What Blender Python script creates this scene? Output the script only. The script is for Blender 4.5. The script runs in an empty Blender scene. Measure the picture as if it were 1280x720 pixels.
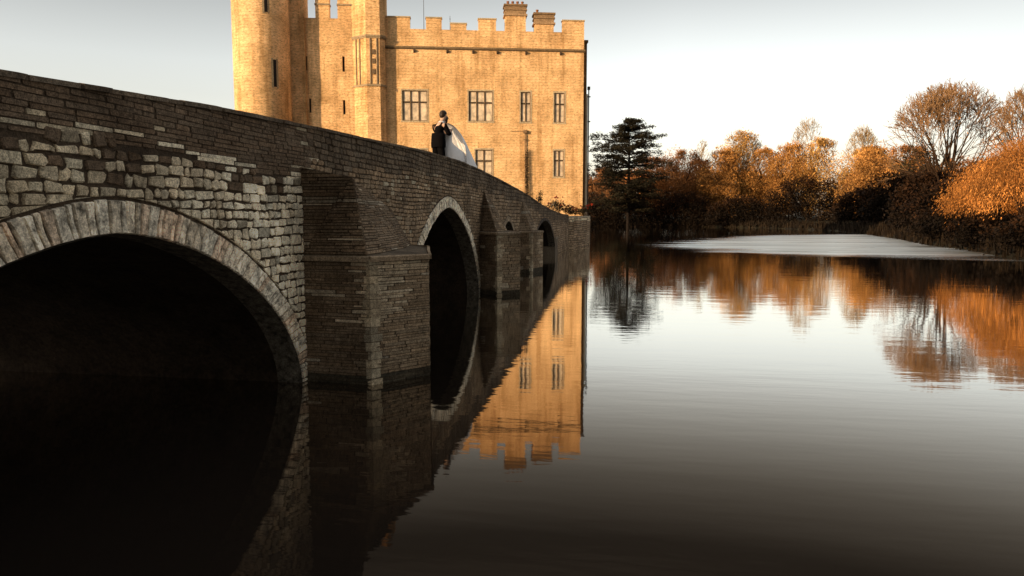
import bpy, bmesh, math, random
from mathutils import Vector, Matrix, noise
R = math.radians
random.seed(11)
sc = bpy.context.scene
col = sc.collection
# ------------------------------------------------------------------ helpers
class MB:
    """collects faces and a per-vertex colour, then links ONE mesh object"""
    def __init__(s): s.v = []; s.f = []; s.c = []
    def add(s, vs, fs, c=(1, 1, 1)):
        n = len(s.v); s.v.extend(tuple(p) for p in vs)
        s.f.extend(tuple(i + n for i in f) for f in fs)
        if c and isinstance(c[0], (int, float)): s.c.extend([c] * len(vs))
        else: s.c.extend(c)
    def box(s, x0, x1, y0, y1, z0, z1, c=(1, 1, 1)):
        s.add([(x0,y0,z0),(x1,y0,z0),(x1,y1,z0),(x0,y1,z0),(x0,y0,z1),(x1,y0,z1),(x1,y1,z1),(x0,y1,z1)],
              [(0,3,2,1),(4,5,6,7),(0,1,5,4),(1,2,6,5),(2,3,7,6),(3,0,4,7)], c)
    def prism(s, pts, z0, z1, c=(1, 1, 1), cap=True):   # pts counter-clockwise
        n = len(pts)
        fs = [(i, (i+1) % n, n + (i+1) % n, n + i) for i in range(n)]
        if cap: fs += [tuple(range(n, 2*n)), tuple(range(n-1, -1, -1))]
        s.add([(p[0], p[1], z0) for p in pts] + [(p[0], p[1], z1) for p in pts], fs, c)
    def tube(s, a, b, ra, rb, n=5, c=(1, 1, 1), cap=False):
        a = Vector(a); b = Vector(b); d = b - a
        if d.length < 1e-6: return
        d.normalize(); u = d.orthogonal().normalized(); w = d.cross(u)
        vs = []
        for p, r in ((a, ra), (b, rb)):
            for i in range(n):
                t = 2*math.pi*i/n; vs.append(p + (u*math.cos(t) + w*math.sin(t))*r)
        fs = [(i, (i+1) % n, n + (i+1) % n, n + i) for i in range(n)]
        if cap: fs += [tuple(range(n, 2*n)), tuple(range(n-1, -1, -1))]
        s.add(vs, fs, c)
    def lathe(s, prof, cx=0, cy=0, n=16, c=(1, 1, 1)):
        vs = []; fs = []
        for r, z in prof:
            for i in range(n):
                t = 2*math.pi*i/n; vs.append((cx + r*math.cos(t), cy + r*math.sin(t), z))
        for k in range(len(prof)-1):
            for i in range(n):
                j = (i+1) % n; fs.append((k*n+i, k*n+j, (k+1)*n+j, (k+1)*n+i))
        fs.append(tuple(range((len(prof)-1)*n, len(prof)*n)))
        s.add(vs, fs, c)
    def build(s, name, mat, parent=None, smooth=False, loc=None):
        me = bpy.data.meshes.new(name)
        me.from_pydata(s.v, [], s.f)
        a = me.color_attributes.new('tone', 'FLOAT_COLOR', 'POINT')
        buf = []
        for c in s.c: buf.extend((c[0], c[1], c[2], 1.0))
        a.data.foreach_set('color', buf)
        if smooth: me.polygons.foreach_set('use_smooth', [True]*len(me.polygons))
        me.materials.append(mat); me.update()
        o = bpy.data.objects.new(name, me); col.objects.link(o)
        if parent: o.parent = parent
        if loc: o.location = loc
        return o
def tag(o, label=None, cat=None, group=None, kind=None):
    if label: o['label'] = label
    if cat: o['category'] = cat
    if group: o['group'] = group
    if kind: o['kind'] = kind
    return o
def empty(name, loc=(0,0,0), rz=0):
    o = bpy.data.objects.new(name, None); col.objects.link(o)
    o.location = loc; o.rotation_euler = (0, 0, rz); o.empty_display_size = .3
    return o
# ------------------------------------------------------------------ materials
def nodes(name):
    m = bpy.data.materials.new(name); m.use_nodes = True
    nt = m.node_tree; nt.nodes.clear()
    out = nt.nodes.new('ShaderNodeOutputMaterial'); b = nt.nodes.new('ShaderNodeBsdfPrincipled')
    nt.links.new(b.outputs[0], out.inputs[0])
    return m, nt, b
def nd(nt, typ, **kw):
    n = nt.nodes.new(typ)
    for k, v in kw.items():
        if k.startswith('_'): n.inputs[k[1:].replace('_', ' ')].default_value = v
        else: setattr(n, k, v)
    return n
def mapped(nt, scale=(1,1,1)):
    tc = nd(nt, 'ShaderNodeTexCoord'); mp = nd(nt, 'ShaderNodeMapping'); mp.inputs['Scale'].default_value = scale
    nt.links.new(tc.outputs['Object'], mp.inputs[0]); return mp.outputs[0]
def mixc(nt, typ, fac, a, b):
    n = nd(nt, 'ShaderNodeMix', data_type='RGBA', blend_type=typ)
    for i, x in ((0, fac), (6, a), (7, b)):
        if isinstance(x, (float, int)): n.inputs[i].default_value = x
        elif isinstance(x, tuple): n.inputs[i].default_value = (*x, 1)
        else: nt.links.new(x, n.inputs[i])
    return n.outputs[2]
def ramp(nt, src, stops):
    r = nd(nt, 'ShaderNodeValToRGB'); e = r.color_ramp.elements
    while len(e) < len(stops): e.new(.5)
    for i, (p, c) in enumerate(stops):
        e[i].position = p; e[i].color = (*c, 1) if isinstance(c, tuple) else (c, c, c, 1)
    nt.links.new(src, r.inputs[0]); return r.outputs[0]
def mat_stone(name, s1=9, s2=45, lo=.45, hi=1.35, bump=.6, dist=.02, rough=.9, stretch=(1,1,1), spots=True):
    m, nt, b = nodes(name); co = mapped(nt, stretch)
    at = nd(nt, 'ShaderNodeVertexColor', layer_name='tone')
    n1 = nd(nt, 'ShaderNodeTexNoise', _Scale=s1, _Detail=6, _Roughness=.65); nt.links.new(co, n1.inputs['Vector'])
    n2 = nd(nt, 'ShaderNodeTexNoise', _Scale=s2, _Detail=5, _Roughness=.7); nt.links.new(co, n2.inputs['Vector'])
    c = mixc(nt, 'MULTIPLY', 1.0, at.outputs[0], ramp(nt, n1.outputs[0], [(.3, lo), (.7, hi)]))
    c = mixc(nt, 'MULTIPLY', .8, c, ramp(nt, n2.outputs[0], [(.35, .35), (.62, 1.15)]))
    if spots:                                         # pale lichen and dark damp blotches
        n3 = nd(nt, 'ShaderNodeTexNoise', _Scale=1.3, _Detail=4); nt.links.new(co, n3.inputs['Vector'])
        c = mixc(nt, 'MULTIPLY', .75, c, ramp(nt, n3.outputs[0], [(.35, (.5,.45,.38)), (.6, (1.1,1.08,1.02))]))
    nt.links.new(c, b.inputs['Base Color']); b.inputs['Roughness'].default_value = rough
    b.inputs['Specular IOR Level'].default_value = .15
    ad = nd(nt, 'ShaderNodeMath', operation='ADD'); nt.links.new(n1.outputs[0], ad.inputs[0]); nt.links.new(n2.outputs[0], ad.inputs[1])
    bp = nd(nt, 'ShaderNodeBump', _Strength=bump, _Distance=dist); nt.links.new(ad.outputs[0], bp.inputs['Height'])
    nt.links.new(bp.outputs[0], b.inputs['Normal'])
    return m
M = {}
M['stone'] = mat_stone('weathered_stone', 20, 80, .9, 2.7, .9, .014)
M['voussoir'] = mat_stone('arch_stone', 11, 42, .25, 3.1, 1.0, .025, spots=False)
M['mortar'] = mat_stone('mortar', 14, 60, .5, 1.4, .9, .02)
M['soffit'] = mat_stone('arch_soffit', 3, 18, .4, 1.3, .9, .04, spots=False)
def mat_castle(name, base, base2, course=.23, axis='xz'):
    m, nt, b = nodes(name)
    tc = nd(nt, 'ShaderNodeTexCoord')
    sx = nd(nt, 'ShaderNodeSeparateXYZ'); nt.links.new(tc.outputs['Object'], sx.inputs[0])
    ad = nd(nt, 'ShaderNodeMath', operation='ADD'); nt.links.new(sx.outputs[0], ad.inputs[0]); nt.links.new(sx.outputs[1], ad.inputs[1])
    cb = nd(nt, 'ShaderNodeCombineXYZ'); nt.links.new(ad.outputs[0], cb.inputs[0]); nt.links.new(sx.outputs[2], cb.inputs[1])
    wn = nd(nt, 'ShaderNodeTexNoise', _Scale=1.6, _Detail=3); nt.links.new(tc.outputs['Object'], wn.inputs['Vector'])
    va = nd(nt, 'ShaderNodeVectorMath', operation='MULTIPLY_ADD'); nt.links.new(wn.outputs['Color'], va.inputs[0])
    va.inputs[1].default_value = (.5, .22, 0); nt.links.new(cb.outputs[0], va.inputs[2])
    br = nd(nt, 'ShaderNodeTexBrick', _Scale=1.0, _Mortar_Size=.012, _Mortar_Smooth=.4, _Bias=-.1, _Brick_Width=.52, _Row_Height=course)
    br.inputs['Color1'].default_value = (*base, 1); br.inputs['Color2'].default_value = (*base2, 1)
    br.inputs['Mortar'].default_value = (base[0]*.82, base[1]*.78, base[2]*.72, 1)
    nt.links.new(va.outputs[0], br.inputs['Vector'])
    n1 = nd(nt, 'ShaderNodeTexNoise', _Scale=.5, _Detail=7, _Roughness=.7); nt.links.new(tc.outputs['Object'], n1.inputs['Vector'])
    n2 = nd(nt, 'ShaderNodeTexNoise', _Scale=5, _Detail=5, _Roughness=.75)
    mp = nd(nt, 'ShaderNodeMapping'); mp.inputs['Scale'].default_value = (1, 1, 2.6)
    nt.links.new(tc.outputs['Object'], mp.inputs[0]); nt.links.new(mp.outputs[0], n2.inputs['Vector'])
    c = mixc(nt, 'MULTIPLY', .9, br.outputs[0], ramp(nt, n1.outputs[0], [(.32, (.64,.57,.47)), (.60, (1.25,1.22,1.17))]))
    c = mixc(nt, 'MULTIPLY', .85, c, ramp(nt, n2.outputs[0], [(.34, (.40,.33,.25)), (.52, (1.10,1.08,1.05))]))
    at = nd(nt, 'ShaderNodeVertexColor', layer_name='tone')
    m4 = nd(nt, 'ShaderNodeMapping'); m4.inputs['Scale'].default_value = (1.3, 1.3, .10); nt.links.new(tc.outputs['Object'], m4.inputs[0])
    n4 = nd(nt, 'ShaderNodeTexNoise', _Scale=1.0, _Detail=5, _Roughness=.7); nt.links.new(m4.outputs[0], n4.inputs['Vector'])
    c = mixc(nt, 'MULTIPLY', .8, c, ramp(nt, n4.outputs[0], [(.36, (.66,.58,.48)), (.50, (1.04,1.03,1.02))]))
    c = mixc(nt, 'MULTIPLY', 1.0, c, at.outputs[0])
    nt.links.new(c, b.inputs['Base Color']); b.inputs['Roughness'].default_value = .95; b.inputs['Specular IOR Level'].default_value = .1
    a2 = nd(nt, 'ShaderNodeMath', operation='SUBTRACT'); nt.links.new(n2.outputs[0], a2.inputs[0]); nt.links.new(br.outputs[1], a2.inputs[1])
    bp = nd(nt, 'ShaderNodeBump', _Strength=.7, _Distance=.05); nt.links.new(a2.outputs[0], bp.inputs['Height'])
    nt.links.new(bp.outputs[0], b.inputs['Normal'])
    return m
M['castle'] = mat_castle('castle_ragstone', (.84,.58,.325), (.77,.51,.27))
M['dressed'] = mat_stone('dressed_stone', 2, 14, .8, 1.15, .3, .02, spots=False)
def mat_leaf(name, lo=.35, hi=1.5, transl=.25):
    m, nt, b = nodes(name); co = mapped(nt)
    at = nd(nt, 'ShaderNodeVertexColor', layer_name='tone')
    n = nd(nt, 'ShaderNodeTexNoise', _Scale=.5, _Detail=3); nt.links.new(co, n.inputs['Vector'])
    c = mixc(nt, 'MULTIPLY', .7, at.outputs[0], ramp(nt, n.outputs[0], [(.35, lo), (.65, hi)]))
    nt.links.new(c, b.inputs['Base Color']); b.inputs['Roughness'].default_value = .8; b.inputs['Specular IOR Level'].default_value = .1
    return m
M['leaf'] = mat_leaf('foliage')
M['bark'] = mat_stone('bark', 4, 20, .6, 1.3, .8, .05, stretch=(1,1,.2), spots=False)
def mat_plain(name, c, rough=.6, metal=0, spec=.3, nscale=6, lo=.8, hi=1.15):
    m, nt, b = nodes(name); co = mapped(nt)
    n = nd(nt, 'ShaderNodeTexNoise', _Scale=nscale, _Detail=4); nt.links.new(co, n.inputs['Vector'])
    k = mixc(nt, 'MULTIPLY', 1.0, c, ramp(nt, n.outputs[0], [(.3, lo), (.7, hi)]))
    nt.links.new(k, b.inputs['Base Color']); b.inputs['Roughness'].default_value = rough; b.inputs['Metallic'].default_value = metal
    b.inputs['Specular IOR Level'].default_value = spec
    return m
M['suit'] = mat_plain('black_wool', (.005,.0045,.005), .95, spec=.05)
M['dress'] = mat_plain('white_tulle', (.90,.90,.92), .9, spec=.1, nscale=3, lo=.9, hi=1.05)
M['skin'] = mat_plain('skin', (.55,.36,.26), .55)
M['dark_hair'] = mat_plain('dark_hair', (.025,.014,.009), .5)
M['glass'] = mat_plain('old_glass', (.72,.58,.42), .45, spec=.3, nscale=3, lo=.6, hi=1.3)
M['lead'] = mat_plain('lead_pipe', (.05,.045,.04), .7)
M['cream_pipe'] = mat_plain('cream_pipe', (.5,.45,.34), .6)
M['rust_pipe'] = mat_plain('rusty_pipe', (.24,.15,.08), .8)
M['void'] = mat_plain('dark_recess', (.02,.015,.012), .9)
M['roof'] = mat_plain('lead_roof', (.10,.09,.08), .8)
M['pot'] = mat_plain('terracotta', (.28,.12,.06), .85)
# ------------------------------------------------------------------ stones
def clip(poly, edges):
    """clip a 2-D polygon to a convex one given as (point, inward normal)"""
    for (px, py), (nx, ny) in edges:
        out = []; n = len(poly)
        for i in range(n):
            a = poly[i]; b = poly[(i+1) % n]
            da = (a[0]-px)*nx + (a[1]-py)*ny; db = (b[0]-px)*nx + (b[1]-py)*ny
            if da >= 0: out.append(a)
            if (da >= 0) != (db >= 0):
                t = da/(da-db); out.append((a[0]+(b[0]-a[0])*t, a[1]+(b[1]-a[1])*t))
        poly = out
        if len(poly) < 3: return []
    return poly
def pillow(mb, pts, O, U, V, N, h, inset, c):
    n = len(pts); cx = sum(p[0] for p in pts)/n; cy = sum(p[1] for p in pts)/n
    vs = []
    j = [random.uniform(.75, 1.2) for _ in pts]
    for p in pts: vs.append(O + U*p[0] + V*p[1] - N*.012)
    for k, p in enumerate(pts):
        q = (p[0] + (cx-p[0])*.05, p[1] + (cy-p[1])*.05); vs.append(O + U*q[0] + V*q[1] + N*h*.5*j[k])
    for k, p in enumerate(pts):
        dx, dy = cx-p[0], cy-p[1]; L = math.hypot(dx, dy) + 1e-6; s = min(.5, inset/L)
        vs.append(O + U*(p[0]+dx*s) + V*(p[1]+dy*s) + N*h*j[k])
    fs = []
    for r in (0, 1):
        for i in range(n):
            i2 = (i+1) % n; fs.append((r*n+i, r*n+i2, (r+1)*n+i2, (r+1)*n+i))
    fs.append(tuple(range(2*n, 3*n)))
    mb.add(vs, fs, c)
def outline(u0, v0, u1, v1, g, jit, roundness):
    w = u1-u0-g; h = v1-v0-g; cx = (u0+u1)/2; cy = (v0+v1)/2
    r = roundness*min(w, h)*.5
    pts = []
    for sx, sy in ((-1,-1),(1,-1),(1,1),(-1,1)):
        X = cx+sx*w/2; Y = cy+sy*h/2
        a = (X - sx*r*random.uniform(.5,1.4), Y); b = (X, Y - sy*r*random.uniform(.5,1.2))
        pts += [a, b] if sx*sy > 0 else [b, a]
    # counter-clockwise order: bottom-left, bottom-right, top-right, top-left
    order = [pts[1], pts[0], pts[3], pts[2], pts[5], pts[4], pts[7], pts[6]]
    order = sorted(order, key=lambda p: math.atan2(p[1]-cy, p[0]-cx))
    return [(p[0]+random.uniform(-jit, jit), p[1]+random.uniform(-jit, jit)) for p in order]
def course(mb, O, U, V, N, u0, u1, v0, v1, rh, wd, tone, h, edges=None, ok=None, push=None, g=.014, jit=.006, rnd=.5, wav=0.0):
    v = v0
    while v < v1:
        r = random.uniform(*rh); u = u0 - random.uniform(0, wd[1])
        while u < u1:
            w = random.uniform(*wd)
            if random.random() < .12: w *= 1.5
            dv = wav*noise.noise(Vector((u*.6, v*1.3, 3.1)))
            pts = outline(u, v+dv, u+w, v+r+dv, g, jit, rnd)
            cx, cy = u+w/2, v+r/2
            if ok is None or ok(cx, cy):
                if push: pts = [push(p) for p in pts]
                if edges: pts = clip(pts, edges)
                if len(pts) >= 3:
                    t = tone(cx, cy)
                    if t:
                        hh = h*random.uniform(.5, 1.3)
                        pillow(mb, pts, O, U, V, N, hh, min(r, w)*.15, t)
            u += w
        v += r
def facet_stones(mb, P, rh, wd, tone, h, **kw):
    """stones on a convex planar facet P (3-D points, counter-clockwise from outside)"""
    P = [Vector(p) for p in P]
    N = (P[1]-P[0]).cross(P[2]-P[0]).normalized()
    U = Vector((0,0,1)).cross(N)
    U = U.normalized() if U.length > 1e-3 else Vector((1,0,0))
    V = N.cross(U); O = P[0]
    q = [((p-O).dot(U), (p-O).dot(V)) for p in P]
    ed = []
    for i in range(len(q)):
        a = q[i]; b = q[(i+1) % len(q)]; dx, dy = b[0]-a[0], b[1]-a[1]; L = math.hypot(dx, dy)
        if L > 1e-5: ed.append((a, (-dy/L, dx/L)))
    us = [p[0] for p in q]; vs = [p[1] for p in q]
    off = -O.z/max(V.z, .2) if V.z > .2 else 0
    course(mb, O, U, V, N, min(us), max(us), min(vs), max(vs), rh, wd, lambda a, b: tone(a, b, (O+U*a+V*b)), h, edges=ed, **kw)
def jt(c, k=.25):
    f = 1 + random.uniform(-k, k); w = random.uniform(-.04, .04)
    return (c[0]*f*(1+w), c[1]*f, c[2]*f*(1-w))
# ------------------------------------------------------------------ the bridge
PROF = [(-9,2.9),(-4,3.05),(0,3.17),(4.58,3.31),(7.24,3.45),(9.94,3.54),(12.71,3.61),(15.73,3.69),(17.14,3.70),(18.6,3.70),(20.61,3.66),(24.34,3.50),(27.5,3.36),(31.06,3.18),(34.6,2.93),(38,2.72),(42,2.55),(47,2.40),(51.5,2.36)]
def top(y):
    for (a, za), (b, zb) in zip(PROF, PROF[1:]):
        if y <= b:
            t = max(0, (y-a)/(b-a)); return za+(zb-za)*t
    return PROF[-1][1]
ARCH = [(5.65,3.5,2.14,1.7,.30),(17.3,3.5,2.50,1.65,.28),(26.0,2.3,2.1,1.7,.2),(37.2,5.0,2.05,1.9,.14)]
BW = 5.0
def rho(t, a, r, p): return 1/((abs(math.cos(t))/a)**p + (abs(math.sin(t))/r)**p)**(1/p)
def arch_z(y, A):
    c, a, r, p, th = A; d = abs(y-c)/a
    return r*max(0, 1-d**p)**(1/p)
bridge = empty('stone_bridge', (0, 0, 0))
tag(bridge, 'humped medieval stone bridge with round arches and dark cutwater piers rising from the water', 'bridge')
MORT = (.10,.072,.050)
def bridge_body():
    mb = MB(); sos = {A: MB() for A in ARCH}
    ys = []
    y = -9.0
    while y < 51.5: ys.append(round(y, 3)); y += .25
    ys.append(51.5)
    ys = [q for q in ys if not any(abs(q-c) <= a+.05 for c, a, *_ in ARCH)]
    for c, a, r, p, th in ARCH:
        for k in range(41): ys.append(c - a*math.cos(math.pi*k/40))
    ys = sorted(ys)
    def low(y, mid):
        for A in ARCH:
            if abs(mid-A[0]) < A[1]: return arch_z(y, A), True
        return -.8, False
    PT = .36
    for y0, y1 in zip(ys, ys[1:]):
        m = (y0+y1)/2; b0, ia = low(y0, m); b1, _ = low(y1, m); t0, t1 = top(y0), top(y1); d0, d1 = t0-.30, t1-.30
        mb.add([(0,y0,b0),(0,y1,b1),(0,y1,t1),(0,y0,t0)], [(0,1,2,3)], MORT)
        mb.add([(-BW,y0,b0),(-BW,y1,b1),(-BW,y1,t1),(-BW,y0,t0)], [(3,2,1,0)], MORT)
        mb.add([(0,y0,t0),(0,y1,t1),(-PT,y1,t1),(-PT,y0,t0)], [(0,1,2,3)], MORT)
        mb.add([(-BW,y0,t0),(-BW,y1,t1),(-BW+PT,y1,t1),(-BW+PT,y0,t0)], [(3,2,1,0)], MORT)
        mb.add([(-PT,y0,t0),(-PT,y1,t1),(-PT,y1,d1),(-PT,y0,d0)], [(0,1,2,3)], MORT)
        mb.add([(-BW+PT,y0,t0),(-BW+PT,y1,t1),(-BW+PT,y1,d1),(-BW+PT,y0,d0)], [(3,2,1,0)], MORT)
        mb.add([(-PT,y0,d0),(-PT,y1,d1),(-BW+PT,y1,d1),(-BW+PT,y0,d0)], [(0,1,2,3)], (.10,.09,.075))
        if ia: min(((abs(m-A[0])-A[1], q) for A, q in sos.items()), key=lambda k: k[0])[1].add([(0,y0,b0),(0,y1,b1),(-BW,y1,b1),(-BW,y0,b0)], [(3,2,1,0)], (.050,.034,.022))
    for A, so in sos.items():
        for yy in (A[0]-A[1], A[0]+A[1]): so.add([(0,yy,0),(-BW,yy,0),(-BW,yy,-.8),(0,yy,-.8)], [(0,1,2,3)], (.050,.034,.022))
    for yy in (-9, 51.5): mb.add([(0,yy,-.8),(-BW,yy,-.8),(-BW,yy,top(yy)-.3),(0,yy,top(yy)-.3)], [(0,1,2,3)], MORT)
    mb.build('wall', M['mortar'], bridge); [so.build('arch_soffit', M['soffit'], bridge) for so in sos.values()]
bridge_body()
PALE = (.66,.59,.47); GREY = (.47,.40,.295); DARK = (.125,.088,.060); MID = (.235,.172,.115)
def in_arch(y, z, m=.012):
    for A in ARCH:
        c, a, r, p, th = A; dy = y-c; t = math.atan2(max(z, 0), dy) if z > 0 else (0 if dy > 0 else math.pi)
        d = math.hypot(dy, max(z, 0))
        if d < rho(t, a+th, r+th, p)+m: return A, t, rho(t, a+th, r+th, p)+m
    return None
def push(pt):
    y, z = pt; z = min(z, top(y)-.012); q = in_arch(y, z, .022)
    if q:
        A, t, rr = q; return (A[0]+math.cos(t)*rr, math.sin(t)*rr)
    return (y, z)
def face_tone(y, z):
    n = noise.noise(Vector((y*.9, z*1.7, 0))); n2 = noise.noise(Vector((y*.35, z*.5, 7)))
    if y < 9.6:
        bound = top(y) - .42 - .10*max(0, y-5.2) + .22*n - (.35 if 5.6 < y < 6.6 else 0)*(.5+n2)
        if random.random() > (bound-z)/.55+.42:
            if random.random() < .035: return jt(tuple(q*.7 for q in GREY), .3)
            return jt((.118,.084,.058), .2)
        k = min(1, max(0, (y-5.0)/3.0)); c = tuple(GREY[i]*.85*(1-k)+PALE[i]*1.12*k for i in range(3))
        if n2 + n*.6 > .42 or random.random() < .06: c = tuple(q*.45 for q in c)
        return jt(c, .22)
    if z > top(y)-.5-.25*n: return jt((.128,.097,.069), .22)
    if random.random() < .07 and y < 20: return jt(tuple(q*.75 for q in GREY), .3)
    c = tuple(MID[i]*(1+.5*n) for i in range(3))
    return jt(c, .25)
X0 = Vector((0,0,0)); UY = Vector((0,1,0)); VZ = Vector((0,0,1)); NX = Vector((1,0,0))
def facing():
    mb = MB()
    def okl(y, z): return z < top(y)-.02 and not in_arch(y, z, -.05) and z < top(y)-.34
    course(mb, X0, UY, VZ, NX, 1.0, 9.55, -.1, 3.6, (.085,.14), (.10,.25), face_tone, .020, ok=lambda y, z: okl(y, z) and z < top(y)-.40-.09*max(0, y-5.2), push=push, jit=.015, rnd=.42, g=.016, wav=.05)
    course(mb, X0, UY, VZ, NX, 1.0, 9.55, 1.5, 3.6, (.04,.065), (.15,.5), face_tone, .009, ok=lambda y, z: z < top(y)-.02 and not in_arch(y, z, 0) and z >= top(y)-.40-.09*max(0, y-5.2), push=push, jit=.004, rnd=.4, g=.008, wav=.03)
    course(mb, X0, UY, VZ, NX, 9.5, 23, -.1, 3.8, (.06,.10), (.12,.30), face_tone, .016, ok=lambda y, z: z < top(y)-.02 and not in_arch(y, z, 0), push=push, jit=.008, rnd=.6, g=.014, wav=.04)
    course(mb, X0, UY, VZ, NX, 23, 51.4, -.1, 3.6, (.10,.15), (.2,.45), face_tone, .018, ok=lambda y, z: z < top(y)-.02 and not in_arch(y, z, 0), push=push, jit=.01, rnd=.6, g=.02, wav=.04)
    mb.build('rubble_facing', M['stone'], bridge)
facing()
def ring(A, dw, tonef, name='arch_ring'):
    c, a, r, p, th = A; mb = MB(); t = math.pi*.0 + .001; ts = [t]
    while t < math.pi:
        rr = rho(t, a, r, p); t += random.uniform(*dw)/rr*(1 if A[3] < 1.69 or .5 < t < 2.6 else .8); ts.append(min(t, math.pi-.001))
    for t0, t1 in zip(ts, ts[1:]):
        g = .007/rho(t0, a, r, p); t0 += g; t1 -= g
        if t1 <= t0: continue
        def P(t, s):
            ri = rho(t, a, r, p); ro = rho(t, a+th, r+th, p); d = ri+(ro-ri)*s; return (c+math.cos(t)*d, math.sin(t)*d)
        e = random.uniform(.95, 1.0); tm = (t0+t1)/2; sk = random.uniform(-.1,.1)*(t1-t0)
        pts = [P(t1, -.02), P(t0, -.02), P(t0+sk, .5), P(t0, e), P(t1, e), P(t1+sk, .5)]
        pts.reverse()
        # orientation must be counter-clockwise seen from +x (u = y, v = z)
        area = sum(pts[i][0]*pts[(i+1)%6][1]-pts[(i+1)%6][0]*pts[i][1] for i in range(6))
        if area < 0: pts.reverse()
        pillow(mb, pts, X0, UY, VZ, NX, random.uniform(.018,.035), .014, tonef(tm))
    for k in range(48):           # underside of the ring, reaching a little into the vault
        ta, tb = math.pi*k/48, math.pi*(k+1)/48
        q = [(c+math.cos(t)*(rho(t, a, r, p)-.012), math.sin(t)*(rho(t, a, r, p)-.012)) for t in (ta, tb)]
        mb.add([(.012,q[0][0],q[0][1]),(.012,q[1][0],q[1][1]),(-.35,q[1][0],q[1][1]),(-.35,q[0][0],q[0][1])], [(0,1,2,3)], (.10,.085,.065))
    mb.build(name, M['voussoir'], bridge)
def ring1(t):
    k = max(0, math.cos(t)); b = (.56+.14*k)
    if random.random() < .15: return jt((b*.95, b*.72, b*.52), .2)
    return jt((b, b*.87, b*.68), .25)
ring(ARCH[0], (.055,.14), ring1)
ring(ARCH[1], (.14,.24), lambda t: jt((.62,.54,.42), .12))
ring(ARCH[2], (.15,.25), lambda t: jt((.26,.20,.14), .2))
ring(ARCH[3], (.18,.3), lambda t: jt((.07,.055,.045), .2))
def coping():
    mb = MB(); mf = MB(); y = -9.0
    while y < 51.3:
        w = random.uniform(.22,.55) if y < 20 else random.uniform(.35,.8); y1 = min(y+w, 51.4); g = .008
        z0, z1 = top(y), top(y1); h = random.uniform(.018,.030)
        c = jt((.115,.088,.064), .22)
        x0, x1 = -.38-random.uniform(0,.02), .02+random.uniform(0,.03)
        a, b = y+g, y1-g
        vs = [(x0,a,z0-.03),(x1,a,z0-.03),(x1,b,z1-.03),(x0,b,z1-.03),(x0,a,z0+h*.8),(x1,a,z0+h*.5),(x1,b,z1+h*.5),(x0,b,z1+h*.8),
              (x0+.1,a+.02,z0+h),(x1-.06,a+.02,z0+h),(x1-.06,b-.02,z1+h),(x0+.1,b-.02,z1+h)]
        fs = [(0,3,2,1),(0,1,5,4),(1,2,6,5),(2,3,7,6),(3,0,4,7),(4,5,9,8),(5,6,10,9),(6,7,11,10),(7,4,8,11),(8,9,10,11)]
        mb.add(vs, fs, c)
        mf.add([(-BW-.02,a,z0-.03),(-BW+.38,a,z0-.03),(-BW+.38,b,z1-.03),(-BW-.02,b,z1-.03),(-BW-.02,a,z0+.02),(-BW+.38,a,z0+.02),(-BW+.38,b,z1+.02),(-BW-.02,b,z1+.02)],
               [(0,3,2,1),(4,5,6,7),(0,1,5,4),(1,2,6,5),(2,3,7,6),(3,0,4,7)], c)
        y = y1
    mb.build('coping', M['stone'], bridge); mf.build('coping', M['stone'], bridge)
coping()
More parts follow.
